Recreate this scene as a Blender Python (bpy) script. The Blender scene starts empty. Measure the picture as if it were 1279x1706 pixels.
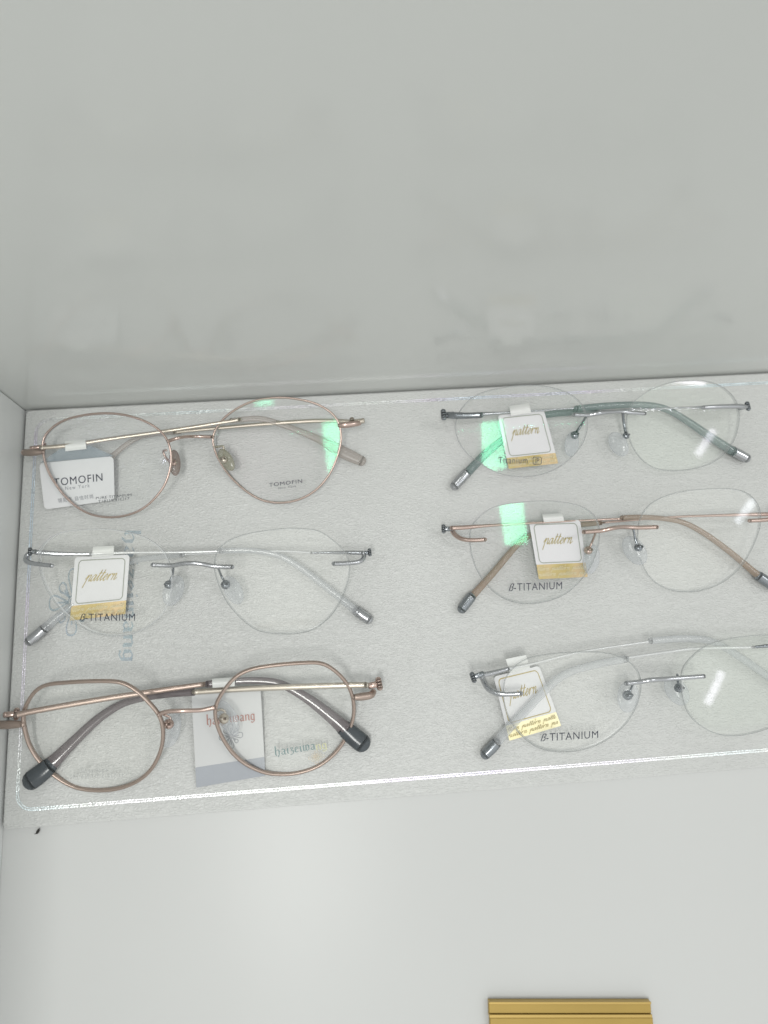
import bpy, math, random
from mathutils import Vector, Matrix, noise
random.seed(7)
C = bpy.context.scene
COL = C.collection

# ------------------------------------------------------------------ camera
F, W0, H0 = 1118.0, 1279.0, 1706.0
CX, CY = W0 / 2, H0 / 2
CAM_H = 0.295
zw = -Vector((-42.3, 266.6, F)).normalized()           # world up, in image axes (x right, y down, z forward)
xw = Vector((21455, -1283, F)); xw = (xw - zw * xw.dot(zw)).normalized()
yw = zw.cross(xw).normalized()
R_wc = Matrix((xw, yw, zw))                            # rows: world axes in image axes -> maps image dir to world dir


def ray(px, py):
    return (R_wc @ Vector((px - CX, py - CY, F))).normalized()


_d = ray(42, 683)
CAM = -_d * (CAM_H / -_d.z)                            # mat's far left corner is the world origin
CAM.z = CAM_H

cam = bpy.data.cameras.new('camera')
cam.sensor_fit = 'HORIZONTAL'; cam.sensor_width = 36; cam.lens = 36 * F / W0
cam.clip_start = 0.01; cam.clip_end = 50
camo = bpy.data.objects.new('camera', cam); COL.objects.link(camo)
rx, ry, rz = R_wc @ Vector((1, 0, 0)), R_wc @ Vector((0, -1, 0)), R_wc @ Vector((0, 0, -1))
camo.matrix_world = Matrix(((rx.x, ry.x, rz.x, CAM.x), (rx.y, ry.y, rz.y, CAM.y), (rx.z, ry.z, rz.z, CAM.z), (0, 0, 0, 1)))
C.camera = camo
cam.dof.use_dof = True; cam.dof.focus_distance = 0.283; cam.dof.aperture_fstop = 9.0


def at(px, py, z=0.0):
    d = ray(px, py)
    return CAM + d * ((z - CAM.z) / d.z)


def px_of(p):
    v = R_wc.transposed() @ (p - CAM)
    return v.x / v.z * F + CX, v.y / v.z * F + CY


# ------------------------------------------------------------------ light
wd = bpy.data.worlds.new('World'); C.world = wd; wd.use_nodes = True
nt = wd.node_tree; nt.nodes.clear()
bg = nt.nodes.new('ShaderNodeBackground'); ow = nt.nodes.new('ShaderNodeOutputWorld')
tcw = nt.nodes.new('ShaderNodeTexCoord'); dp = nt.nodes.new('ShaderNodeVectorMath'); dp.operation = 'DOT_PRODUCT'
dp.inputs[1].default_value = Vector((0.42, -0.58, 0.66)).normalized()
mrw = nt.nodes.new('ShaderNodeMapRange'); mrw.inputs[1].default_value = -1; mrw.inputs[2].default_value = 1
rw = nt.nodes.new('ShaderNodeValToRGB')                # a shop interior: dim behind, lighter towards the open front and ceiling
nt.links.new(tcw.outputs['Generated'], dp.inputs[0]); nt.links.new(dp.outputs['Value'], mrw.inputs[0]); nt.links.new(mrw.outputs[0], rw.inputs[0])
rw.color_ramp.elements[0].position = 0.3; rw.color_ramp.elements[0].color = (.20, .205, .20, 1)
rw.color_ramp.elements[1].position = 1.0; rw.color_ramp.elements[1].color = (1.02, 1.04, 1.02, 1)
e_ = rw.color_ramp.elements.new(.72); e_.color = (.60, .61, .595, 1)
nt.links.new(rw.outputs[0], bg.inputs[0]); bg.inputs[1].default_value = 0.92
nt.links.new(bg.outputs[0], ow.inputs[0])


def area(name, loc, aim, sx_, sy_, power, col=(1, 1, 1)):
    l = bpy.data.lights.new(name, 'AREA'); l.shape = 'RECTANGLE'; l.size = sx_; l.size_y = sy_
    l.energy = power; l.color = col
    o = bpy.data.objects.new(name, l); COL.objects.link(o); o.location = loc
    z = (Vector(loc) - Vector(aim)).normalized()
    y = Vector((0, 1, 0)); x = y.cross(z).normalized(); y = z.cross(x)
    o.rotation_euler = Matrix((x, y, z)).transposed().to_euler()
    return o


MID = Vector((0.15, -0.10, 0))
P1 = MID + Vector((-0.20, -0.42, 1.55))                # ceiling panel whose reflection runs down several lenses
P3 = MID + Vector((1.45, -0.65, 1.55))                 # ceiling tube
area('ceiling_panel_light', P1, MID, 0.22, 0.47, 8.0, (1.0, 1.0, 0.97))
area('ceiling_tube_light', P3, MID, 0.085, 0.36, 0.62, (0.93, 0.95, 1.0)).rotation_euler.rotate_axis('Z', -.42)
C.view_settings.view_transform = 'Standard'; C.view_settings.look = 'None'
C.view_settings.exposure = 0.0; C.view_settings.gamma = 1.0; C.view_settings.use_curve_mapping = False
C.render.engine = 'CYCLES'
C.cycles.transparent_max_bounces = 24; C.cycles.max_bounces = 10; C.cycles.use_denoising = True
C.cycles.denoising_prefilter = 'ACCURATE'
C.cycles.caustics_reflective = False; C.cycles.caustics_refractive = False


# ------------------------------------------------------------------ materials
def nmat(name):
    m = bpy.data.materials.new(name); m.use_nodes = True
    n = m.node_tree.nodes; n.clear()
    o = n.new('ShaderNodeOutputMaterial')
    return m, n, m.node_tree.links, o


def bump_noise(n, l, scale, dist, strength=1.0, stretch=(1, 1, 1), detail=4):
    tc = n.new('ShaderNodeTexCoord'); mp = n.new('ShaderNodeMapping'); mp.inputs['Scale'].default_value = stretch
    l.new(tc.outputs['Object'], mp.inputs[0])
    t = n.new('ShaderNodeTexNoise'); t.inputs['Scale'].default_value = scale; t.inputs['Detail'].default_value = detail
    l.new(mp.outputs[0], t.inputs['Vector'])
    b = n.new('ShaderNodeBump'); b.inputs['Strength'].default_value = strength; b.inputs['Distance'].default_value = dist
    l.new(t.outputs['Fac'], b.inputs['Height'])
    return b, t, mp


def pbr(name, col, rough=.4, metal=0.0, spec=.5, var=0.0, vscale=60, bump=None, coat=0):
    m, n, l, o = nmat(name)
    p = n.new('ShaderNodeBsdfPrincipled'); l.new(p.outputs[0], o.inputs[0])
    p.inputs['Base Color'].default_value = (*col, 1); p.inputs['Roughness'].default_value = rough
    p.inputs['Metallic'].default_value = metal; p.inputs['Specular IOR Level'].default_value = spec
    p.inputs['Coat Weight'].default_value = coat
    if var:
        tc = n.new('ShaderNodeTexCoord'); t = n.new('ShaderNodeTexNoise'); t.inputs['Scale'].default_value = vscale
        l.new(tc.outputs['Object'], t.inputs['Vector'])
        r = n.new('ShaderNodeValToRGB'); l.new(t.outputs['Fac'], r.inputs[0])
        r.color_ramp.elements[0].position = .3; r.color_ramp.elements[1].position = .7
        r.color_ramp.elements[0].color = (*[c * (1 - var) for c in col], 1)
        r.color_ramp.elements[1].color = (*[min(1, c * (1 + var)) for c in col], 1)
        l.new(r.outputs[0], p.inputs['Base Color'])
        mr = n.new('ShaderNodeMapRange'); l.new(t.outputs['Fac'], mr.inputs[0])
        mr.inputs[3].default_value = rough * .8; mr.inputs[4].default_value = min(1, rough * 1.25)
        l.new(mr.outputs[0], p.inputs['Roughness'])
    if bump:
        b, _, _ = bump_noise(n, l, *bump); l.new(b.outputs[0], p.inputs['Normal'])
    return m


def glassy(name, refl=(.45, 1, .72), k=.055, tint=(.982, .985, .98), rough=0.062, veil=0.0):
    """thin coated lens: tinted mirror reflection over a clear sheet"""
    m, n, l, o = nmat(name)
    tr = n.new('ShaderNodeBsdfTransparent'); tr.inputs[0].default_value = (*tint, 1)
    gl = n.new('ShaderNodeBsdfGlossy'); gl.inputs[0].default_value = (*refl, 1); gl.inputs['Roughness'].default_value = rough
    lw = n.new('ShaderNodeLayerWeight'); lw.inputs[0].default_value = .5
    fr = n.new('ShaderNodeMath'); fr.operation = 'POWER'; fr.inputs[1].default_value = 5.0
    l.new(lw.outputs['Facing'], fr.inputs[0])
    mu = n.new('ShaderNodeMath'); mu.operation = 'MULTIPLY_ADD'; mu.inputs[1].default_value = .7; mu.inputs[2].default_value = k
    mu.use_clamp = True
    l.new(fr.outputs[0], mu.inputs[0])
    vm = n.new('ShaderNodeVectorMath'); vm.operation = 'SCALE'; vm.inputs[0].default_value = refl
    l.new(mu.outputs[0], vm.inputs['Scale']); l.new(vm.outputs[0], gl.inputs[0])
    mx = n.new('ShaderNodeAddShader'); l.new(tr.outputs[0], mx.inputs[0]); l.new(gl.outputs[0], mx.inputs[1])
    if veil:
        df = n.new('ShaderNodeBsdfDiffuse'); df.inputs[0].default_value = (.8, .8, .82, 1)
        m2 = n.new('ShaderNodeMixShader'); m2.inputs[0].default_value = veil
        l.new(mx.outputs[0], m2.inputs[1]); l.new(df.outputs[0], m2.inputs[2]); l.new(m2.outputs[0], o.inputs[0])
    else:
        l.new(mx.outputs[0], o.inputs[0])
    return m


def clear_plastic(name, col, edge=.75, mid=.25, rough=.12, tint=(.95, .96, .96)):
    """clear moulded plastic: more of the body shows where it is seen edge-on"""
    m, n, l, o = nmat(name)
    tr = n.new('ShaderNodeBsdfTransparent'); tr.inputs[0].default_value = (*tint, 1)
    p = n.new('ShaderNodeBsdfPrincipled'); p.inputs['Base Color'].default_value = (*col, 1); p.inputs['Roughness'].default_value = rough
    p.inputs['Specular IOR Level'].default_value = .9
    lw = n.new('ShaderNodeLayerWeight'); lw.inputs[0].default_value = .35
    mr = n.new('ShaderNodeMapRange'); mr.inputs[3].default_value = mid; mr.inputs[4].default_value = edge
    l.new(lw.outputs['Facing'], mr.inputs[0])
    mx = n.new('ShaderNodeMixShader'); l.new(mr.outputs[0], mx.inputs[0]); l.new(tr.outputs[0], mx.inputs[1]); l.new(p.outputs[0], mx.inputs[2])
    l.new(mx.outputs[0], o.inputs[0])
    return m


def foil(name, stops, scale=9.0, rough=.3, metal=.85, bump=(1300, .0004, .8, (1, 1, 1), 3), alpha=1.0):
    m, n, l, o = nmat(name)
    p = n.new('ShaderNodeBsdfPrincipled'); p.inputs['Metallic'].default_value = metal; p.inputs['Roughness'].default_value = rough
    tc = n.new('ShaderNodeTexCoord'); t = n.new('ShaderNodeTexNoise'); t.inputs['Scale'].default_value = scale; t.inputs['Detail'].default_value = 2
    l.new(tc.outputs['Object'], t.inputs['Vector'])
    r = n.new('ShaderNodeValToRGB'); l.new(t.outputs['Fac'], r.inputs[0])
    e = r.color_ramp.elements
    while len(e) < len(stops): e.new(.5)
    for i, c in enumerate(stops):
        e[i].position = .3 + .4 * i / (len(stops) - 1); e[i].color = (*c, 1)
    l.new(r.outputs[0], p.inputs['Base Color'])
    if bump:
        b, _, _ = bump_noise(n, l, *bump); l.new(b.outputs[0], p.inputs['Normal'])
    if alpha < 1:
        tr = n.new('ShaderNodeBsdfTransparent'); mx = n.new('ShaderNodeMixShader'); mx.inputs[0].default_value = alpha
        l.new(tr.outputs[0], mx.inputs[1]); l.new(p.outputs[0], mx.inputs[2]); l.new(mx.outputs[0], o.inputs[0])
    else:
        l.new(p.outputs[0], o.inputs[0])
    return m


def leather():
    m, n, l, o = nmat('mat_leatherette')
    p = n.new('ShaderNodeBsdfPrincipled'); l.new(p.outputs[0], o.inputs[0])
    p.inputs['Roughness'].default_value = .42; p.inputs['Specular IOR Level'].default_value = .45
    tc = n.new('ShaderNodeTexCoord'); mp = n.new('ShaderNodeMapping'); mp.inputs['Scale'].default_value = (.62, 1.25, 1)
    mp.inputs['Rotation'].default_value = (0, 0, .12)
    l.new(tc.outputs['Object'], mp.inputs[0])
    wn = n.new('ShaderNodeTexNoise'); wn.inputs['Scale'].default_value = 300; wn.inputs['Detail'].default_value = 2
    l.new(mp.outputs[0], wn.inputs['Vector'])
    ad = n.new('ShaderNodeMixRGB'); ad.blend_type = 'LINEAR_LIGHT'; ad.inputs[0].default_value = .0016
    l.new(mp.outputs[0], ad.inputs[1]); l.new(wn.outputs['Color'], ad.inputs[2])
    v = n.new('ShaderNodeTexVoronoi'); v.feature = 'DISTANCE_TO_EDGE'; v.inputs['Scale'].default_value = 780
    l.new(ad.outputs[0], v.inputs['Vector'])
    cr = n.new('ShaderNodeMapRange'); cr.inputs[1].default_value = 0; cr.inputs[2].default_value = .35; l.new(v.outputs[0], cr.inputs[0])
    n2 = n.new('ShaderNodeTexNoise'); n2.inputs['Scale'].default_value = 620; n2.inputs['Detail'].default_value = 2; n2.inputs['Roughness'].default_value = .6
    l.new(mp.outputs[0], n2.inputs['Vector'])
    mu = n.new('ShaderNodeMath'); mu.operation = 'MULTIPLY_ADD'; mu.inputs[1].default_value = .7
    l.new(n2.outputs['Fac'], mu.inputs[0]); l.new(cr.outputs[0], mu.inputs[2])
    b = n.new('ShaderNodeBump'); b.inputs['Strength'].default_value = .45; b.inputs['Distance'].default_value = .0004
    l.new(mu.outputs[0], b.inputs['Height']); l.new(b.outputs[0], p.inputs['Normal'])
    n3 = n.new('ShaderNodeTexNoise'); n3.inputs['Scale'].default_value = 14; n3.inputs['Detail'].default_value = 5
    l.new(tc.outputs['Object'], n3.inputs['Vector'])
    r = n.new('ShaderNodeValToRGB'); l.new(n3.outputs['Fac'], r.inputs[0])
    r.color_ramp.elements[0].position = .3; r.color_ramp.elements[1].position = .72
    r.color_ramp.elements[0].color = (.575, .58, .568, 1); r.color_ramp.elements[1].color = (.625, .63, .618, 1)
    l.new(r.outputs[0], p.inputs['Base Color'])
    return m


M = {}
M['wall'] = pbr('glossy_white_panel', (.61, .622, .602), .12, 0, .55, var=.035, vscale=3, bump=(9, .0006, .12, (1, 1, 1), 3))
M['side'] = pbr('white_side_panel', (.74, .75, .74), .2, 0, .4, var=.02, vscale=4)
M['board'] = pbr('white_shelf_laminate', (.595, .60, .592), .30, 0, .2, var=.02, vscale=5, bump=(14, .0006, .15, (1, 1, 1), 3))
M['mat'] = leather()
M['foil'] = foil('holographic_foil', [(.62, .66, .80), (.70, .80, .84), (.80, .82, .80), (.78, .72, .84), (.60, .74, .80)], 7)
M['foilink'] = foil('pale_holographic_print', [(.40, .46, .62), (.42, .56, .62), (.46, .52, .66), (.50, .48, .66)], 18, .4, .35, alpha=.4)
M['rose'] = pbr('rose_gold_metal', (.56, .435, .385), .28, 1, .5)
M['rose_satin'] = pbr('satin_rose_gold', (.42, .335, .29), .38, .85, .5)
M['champ'] = pbr('champagne_metal', (.55, .50, .43), .36, .9, .5)
M['steel'] = pbr('polished_steel', (.50, .51, .53), .18, 1, .5)
M['gun'] = pbr('gunmetal', (.30, .32, .34), .24, 1, .5)
M['whitewire'] = pbr('clear_coated_wire', (.66, .67, .67), .22, .25, .7)
M['silver'] = pbr('silver_wire', (.68, .69, .70), .28, 1, .5)
M['lens_green'] = glassy('green_coated_lens', (.13, .60, .33), .022, (.985, .976, .981))
M['lens_violet'] = glassy('violet_coated_lens', (.75, .72, .95), .034)
M['lens_plain'] = glassy('plain_demo_lens', (.93, .95, .98), .034, (.99, .99, .985))
M['lens_tint'] = glassy('faint_green_demo_lens', (.95, .88, .97), .034, (.975, .985, .972))
M['edge'] = clear_plastic('ground_lens_edge', (.42, .43, .43), .6, .32, .25)
M['edge_bright'] = clear_plastic('ground_lens_edge_light', (.64, .65, .66), .65, .4, .2)
M['sleeve'] = clear_plastic('clear_silicone_sleeve', (.66, .67, .69), .70, .28, .1)
M['sleeve_green'] = clear_plastic('smoky_green_sleeve', (.22, .29, .28), .85, .55, .15)
M['sleeve_brown'] = clear_plastic('amber_brown_sleeve', (.38, .29, .22), .88, .6, .1)
M['tip_beige'] = clear_plastic('frosted_beige_tip', (.48, .42, .38), .7, .38, .3)
M['tip_slate'] = pbr('slate_acetate', (.06, .07, .078), .18, 0, .5, var=.2, vscale=120)
M['tip_smoke'] = clear_plastic('smoke_brown_acetate', (.17, .145, .15), .95, .75, .15)
M['pad'] = clear_plastic('clear_nose_pad', (.68, .69, .73), .72, .16, .1)
M['pad_brown'] = clear_plastic('brown_nose_pad', (.30, .23, .20), .9, .6, .15)
M['pad_olive'] = clear_plastic('olive_nose_pad', (.36, .35, .27), .85, .6, .15)
M['card'] = pbr('white_card', (.74, .74, .75), .5, 0, .4, var=.012, vscale=90)
M['card_back'] = pbr('pale_grey_card', (.60, .605, .605), .5, 0, .4, var=.015, vscale=90)
M['strap'] = pbr('white_tag_strap', (.76, .77, .75), .4, 0, .5)
M['filmy'] = clear_plastic('clear_tag_neck', (.42, .50, .56), .4, .28, .2)
M['band'] = foil('gold_foil_band', [(.44, .34, .13), (.52, .42, .19), (.58, .44, .26), (.42, .36, .14)], 60, .38, .55, None)
M['band_lit'] = foil('lit_gold_foil_band', [(.95, .85, .48), (1, .93, .62), (.95, .78, .5)], 60, .3, .5, None)  # same gold foil, with the yellow light on one tag put into its colour
M['band_grey'] = pbr('satin_grey_band', (.33, .35, .385), .4, 0, .5, var=.06, vscale=80)
M['goldink'] = pbr('gold_ink', (.42, .34, .14), .4, .3, .5)
M['borderink'] = pbr('grey_green_ink', (.33, .35, .30), .5, 0, .4)
M['blackink'] = pbr('dark_grey_ink', (.05, .055, .075), .5, 0, .4)
M['greyink'] = pbr('grey_ink', (.30, .31, .33), .5, 0, .4)
M['faintink'] = pbr('faint_grey_ink', (.44, .45, .44), .5, 0, .3)
M['redink'] = pbr('dusty_red_ink', (.42, .20, .17), .5, 0, .4)
M['lightink'] = pbr('pale_ink', (.78, .72, .5), .4, 0, .5)
M['tealink'] = pbr('grey_teal_ink', (.22, .30, .30), .5, 0, .3)
M['yellowink'] = pbr('pale_yellow_ink', (.58, .58, .38), .5, 0, .3)
M['pinkink'] = foil('coral_ink', [(.70, .42, .32), (.75, .55, .35), (.5, .6, .5)], 90, .4, .1, None, .6)
M['gold'] = pbr('brushed_gold', (.42, .285, .07), .42, .25, .5, var=.07, vscale=30, bump=(120, .0003, .3, (.04, 1, 1), 3))
M['gold_edge'] = pbr('polished_gold_edge', (.58, .41, .14), .3, .7, .5)
M['dark'] = pbr('dark_fleck', (.03, .028, .025), .6, 0, .3)
M['gap'] = pbr('grey_sealant', (.25, .26, .25), .7, 0, .3)


# ------------------------------------------------------------------ object helpers
def tag(o, label=None, cat=None, group=None, kind=None):
    if label: o['label'] = label
    if cat: o['category'] = cat
    if group: o['group'] = group
    if kind: o['kind'] = kind
    return o


def empty(name, loc):
    o = bpy.data.objects.new(name, None); COL.objects.link(o); o.location = loc; o.empty_display_size = .01
    return o


def mesh(name, verts, faces, mat, parent=None, smooth=True, mats=None, midx=None):
    me = bpy.data.meshes.new(name)
    base = Vector((0, 0, 0))
    if parent is not None:
        p = parent
        while p is not None:
            base += Vector(p.location); p = p.parent
    me.from_pydata([tuple(Vector(v) - base) for v in verts], [], faces)
    for m in (mats or [mat]): me.materials.append(m)
    if midx: me.polygons.foreach_set('material_index', midx)
    if smooth: me.polygons.foreach_set('use_smooth', [True] * len(me.polygons))
    me.update()
    o = bpy.data.objects.new(name, me); COL.objects.link(o); o.parent = parent
    return o


class MB:
    def __init__(s): s.v = []; s.f = []

    def add(s, v, f):
        k = len(s.v); s.v += [Vector(a) for a in v]; s.f += [tuple(i + k for i in q) for q in f]

    def box(s, c, sx, sy, sz, R=None, bev=.12):
        R = R or Matrix.Identity(3)
        b = min(sx, sy, sz) * bev; pts = []
        # chamfered box as a stack of four rounded rings
        prof = [(-1, b), (-1, 0), (1, 0), (1, b)]
        rings = []
        for i, (zz, ins) in enumerate(prof):
            z = zz * sz / 2 if ins else zz * (sz / 2 - b)
            hx, hy = sx / 2 - ins, sy / 2 - ins
            r = []
            for (a, d) in ((1, 1), (-1, 1), (-1, -1), (1, -1)):
                seq = [(a * hx, d * (hy - b)), (a * (hx - b), d * hy)]
                if (a * d) < 0: seq.reverse()
                r += seq
            rings.append([Vector(c) + R @ Vector((x, y, z)) for x, y in r])
        k = 8; f = []
        for i in range(3):
            for j in range(k):
                f.append((i * k + j, i * k + (j + 1) % k, (i + 1) * k + (j + 1) % k, (i + 1) * k + j))
        f.append(tuple(range(k))[::-1]); f.append(tuple(range(3 * k, 4 * k)))
        s.add(sum(rings, []), f)

    def tube(s, pts, rad, flat=1.0, n=10, closed=False, cap=True, up=Vector((0, 0, 1)), flats=None):
        m = len(pts); vs = []; fs = []
        rads = rad if isinstance(rad, (list, tuple)) else [rad] * m
        for i, p in enumerate(pts):
            a = pts[(i - 1) % m] if (closed or i) else pts[0]
            b = pts[(i + 1) % m] if (closed or i < m - 1) else pts[-1]
            t = (b - a).normalized(); side = t.cross(up)
            side = side.normalized() if side.length > 1e-6 else Vector((1, 0, 0))
            u = side.cross(t).normalized(); fl = flats[i] if flats else flat
            for j in range(n):
                an = 2 * math.pi * j / n
                vs.append(p + side * (math.cos(an) * rads[i]) + u * (math.sin(an) * rads[i] * fl))
        for i in range(m if closed else m - 1):
            for j in range(n):
                a0 = i * n; b0 = ((i + 1) % m) * n
                fs.append((a0 + j, b0 + j, b0 + (j + 1) % n, a0 + (j + 1) % n))
        if cap and not closed:
            for e, sgn in ((0, -1), (m - 1, 1)):
                q = pts[1] - pts[0] if e == 0 else pts[-1] - pts[-2]; q = q.normalized() * rads[e] * .85 * sgn
                k = len(vs); ctr = pts[e]
                prev = e * n
                for fr_ in (.45, .8, 1.0):
                    cc = math.sqrt(1 - (fr_ * .96) ** 2); b0 = len(vs)
                    for j in range(n): vs.append(ctr + (vs[e * n + j] - ctr) * cc + q * fr_)
                    for j in range(n):
                        A = (prev + j, prev + (j + 1) % n, b0 + (j + 1) % n, b0 + j); fs.append(A if e else A[::-1])
                    prev = b0
                vs.append(ctr + q * 1.03)
                for j in range(n):
                    A = (prev + j, prev + (j + 1) % n, len(vs) - 1); fs.append(A if e else A[::-1])
        s.add(vs, fs)

    def ball(s, c, r, R=None, nu=14, nv=9, sq=None):
        rr = r if isinstance(r, (tuple, list)) else (r, r, r); R = R or Matrix.Identity(3)
        vs = [Vector(c) + R @ Vector((0, 0, rr[2]))]
        for i in range(1, nv):
            for j in range(nu):
                a = math.pi * i / nv; b = 2 * math.pi * j / nu
                vs.append(Vector(c) + R @ Vector((rr[0] * math.sin(a) * math.cos(b), rr[1] * math.sin(a) * math.sin(b), rr[2] * math.cos(a))))
        vs.append(Vector(c) + R @ Vector((0, 0, -rr[2]))); fs = []
        for j in range(nu):
            fs.append((0, 1 + j, 1 + (j + 1) % nu)); e = len(vs) - 1; k = 1 + (nv - 2) * nu
            fs.append((e, k + (j + 1) % nu, k + j))
        for i in range(nv - 2):
            for j in range(nu):
                a = 1 + i * nu; fs.append((a + j, a + nu + j, a + nu + (j + 1) % nu, a + (j + 1) % nu))
        s.add(vs, fs)

    def build(s, name, mat, parent=None, smooth=True):
        return mesh(name, s.v, s.f, mat, parent, smooth)


def cr(pts, n=8, closed=False):
    """Catmull-Rom through tuples of any length"""
    out = []; m = len(pts)
    for i in range(m if closed else m - 1):
        g = lambda k: pts[k % m] if closed else pts[max(0, min(m - 1, k))]
        p0, p1, p2, p3 = g(i - 1), g(i), g(i + 1), g(i + 2)
        for j in range(n):
            t = j / n; q = []
            for a, b, c, d in zip(p0, p1, p2, p3):
                q.append(.5 * (2 * b + (c - a) * t + (2 * a - 5 * b + 4 * c - d) * t * t + (3 * b - a - 3 * c + d) * t ** 3))
            out.append(tuple(q))
    if not closed: out.append(tuple(pts[-1]))
    return out


def even(pts, n):
    """closed 2D outline resampled to n equal steps"""
    L = [0]
    for i in range(len(pts)):
        a, b = pts[i], pts[(i + 1) % len(pts)]; L.append(L[-1] + math.hypot(b[0] - a[0], b[1] - a[1]))
    out = []; k = 0
    for i in range(n):
        s = L[-1] * i / n
        while L[k + 1] < s: k += 1
        t = (s - L[k]) / max(1e-9, L[k + 1] - L[k]); a, b = pts[k], pts[(k + 1) % len(pts)]
        out.append((a[0] + (b[0] - a[0]) * t, a[1] + (b[1] - a[1]) * t))
    return out


def smooth_closed(p, it=2):
    for _ in range(it):
        p = [((p[i - 1][0] + 2 * p[i][0] + p[(i + 1) % len(p)][0]) / 4, (p[i - 1][1] + 2 * p[i][1] + p[(i + 1) % len(p)][1]) / 4) for i in range(len(p))]
    return p


# ------------------------------------------------------------------ lettering
SCRIPT = {
    'p': (.95, [[(-.05, .35), (.22, 1.0), (.24, .9), (.22, 0), (.2, -.95)], [(.22, .3), (.42, .85), (.66, 1.0), (.74, .8), (.7, .3), (.82, .02), (1.0, .3)]]),
    'a': (1.0, [[(.72, .85), (.5, 1), (.2, .75), (.1, .35), (.25, .02), (.5, .2), (.74, .95)], [(.76, 1), (.72, .3), (.82, .02), (1.05, .35)]]),
    't': (.62, [[(.0, .35), (.25, 1.0), (.34, 1.75), (.3, 1.0), (.26, .3), (.38, .02), (.65, .35)], [(.1, 1.18), (.6, 1.24)]]),
    'e': (.7, [[(0, .35), (.45, .6), (.52, .9), (.35, 1), (.15, .6), (.2, .12), (.42, .0), (.75, .35)]]),
    'r': (.8, [[(0, .35), (.2, .95), (.28, .85), (.24, .0)], [(.24, .45), (.42, .85), (.62, 1), (.78, .85)]]),
    'n': (1.1, [[(0, .75), (.18, 1), (.26, .8), (.22, 0)], [(.22, .4), (.48, .95), (.68, .95), (.7, .5), (.68, .12), (.82, 0), (1.1, .38)]]),
}
BLACK = {
    'h': (.85, [[(.1, 1.75), (.1, .1), (.25, 0)], [(.1, .75), (.45, 1), (.6, .8), (.6, .1), (.4, -.35)]]),
    'a': (.85, [[(.1, .85), (.35, 1), (.55, .85), (.55, .1), (.7, 0)], [(.55, .55), (.2, .45), (.1, .2), (.3, 0), (.55, .15)]]),
    'i': (.45, [[(.0, .85), (.15, 1), (.15, .1), (.3, 0)], [(.1, 1.32), (.22, 1.46)]]),
    'z': (.7, [[(.05, .95), (.5, .95), (.2, .5), (.5, .4), (.5, 0), (.2, -.35), (.05, -.25)]]),
    'e': (.72, [[(.55, .15), (.3, 0), (.1, .15), (.1, .8), (.35, 1), (.55, .8), (.15, .45)]]),
    'w': (1.1, [[(.0, .9), (.15, 1.05), (.15, .1), (.3, 0), (.5, .15)], [(.5, 1.05), (.5, .1), (.65, 0), (.9, .2), (.9, .9), (.65, 1.05)]]),
    'n': (.85, [[(0, .9), (.12, 1), (.12, 0)], [(.12, .8), (.45, 1), (.58, .85), (.58, .1), (.7, 0)]]),
    'g': (.8, [[(.55, .85), (.3, 1), (.1, .8), (.1, .15), (.3, 0), (.55, .15)], [(.55, 1.0), (.55, -.2), (.3, -.45), (.05, -.3)]]),
}


def strokes_word(word, font, shear=0.0, smooth=4):
    x = 0; out = []
    for ch in word:
        adv, ss = font[ch]
        for st in ss:
            q = [(x + a + shear * b, b) for a, b in st]
            if smooth and len(q) > 2: q = cr(q, smooth)
            out.append(q)
        x += adv
    return out


def ribbon2d(strokes, w, hair, nib_deg):
    """2D polygons: pen strokes whose width follows a slanted nib"""
    vs = []; fs = []; layer = []
    nx_, ny_ = math.cos(math.radians(nib_deg)), math.sin(math.radians(nib_deg))
    for k, st in enumerate(strokes):
        b = len(vs)
        for i, p in enumerate(st):
            a = st[max(0, i - 1)]; c = st[min(len(st) - 1, i + 1)]
            dx, dy = c[0] - a[0], c[1] - a[1]; L = math.hypot(dx, dy) or 1; dx /= L; dy /= L
            h = hair / 2 + (w - hair) / 2 * abs(dx * ny_ - dy * nx_)
            vs += [(p[0] - dy * h, p[1] + dx * h), (p[0] + dy * h, p[1] - dx * h)]; layer += [k, k]
        for i in range(len(st) - 1):
            q = b + 2 * i; fs.append((q, q + 1, q + 3, q + 2))
    return vs, fs, layer


def font2d(text, shear=0.0, spacing=1.0):
    cu = bpy.data.curves.new('lettering', 'FONT'); cu.body = text; cu.shear = shear; cu.space_character = spacing; cu.resolution_u = 3
    o = bpy.data.objects.new('lettering', cu); COL.objects.link(o)
    dg = bpy.context.evaluated_depsgraph_get(); dg.update()
    me = bpy.data.meshes.new_from_object(o.evaluated_get(dg))
    vs = [(v.co.x, v.co.y) for v in me.vertices]; fs = [tuple(p.vertices) for p in me.polygons]
    bpy.data.objects.remove(o); bpy.data.meshes.remove(me); bpy.data.curves.remove(cu)
    return vs, fs, [0] * len(vs)


def ink(name, d2, quad, surf, mat, parent, box=None, lift=.00012):
    """lay 2D lettering onto a surface: quad = image corners (bottom left, bottom right, top right, top left) of the lettering's box"""
    vs, fs, lay = d2
    x0 = min(v[0] for v in vs); x1 = max(v[0] for v in vs); y0 = min(v[1] for v in vs); y1 = max(v[1] for v in vs)
    if box: x0, y0, x1, y1 = box
    out = []
    for (x, y), k in zip(vs, lay):
        s = (x - x0) / (x1 - x0); t = (y - y0) / (y1 - y0)
        u = [(quad[0][i] * (1 - s) + quad[1][i] * s) * (1 - t) + (quad[3][i] * (1 - s) + quad[2][i] * s) * t for i in (0, 1)]
        p, n = surf(*u)
        out.append(p + n * (lift + 4e-6 * k))
    # keep every face turned to the surface's outer side
    ff = []
    for f in fs:
        a, b, c = out[f[0]], out[f[1]], out[f[2]]
        ff.append(f if (b - a).cross(c - a).z > 0 else tuple(reversed(f)))
    return mesh(name, out, ff, mat, parent, False)


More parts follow.
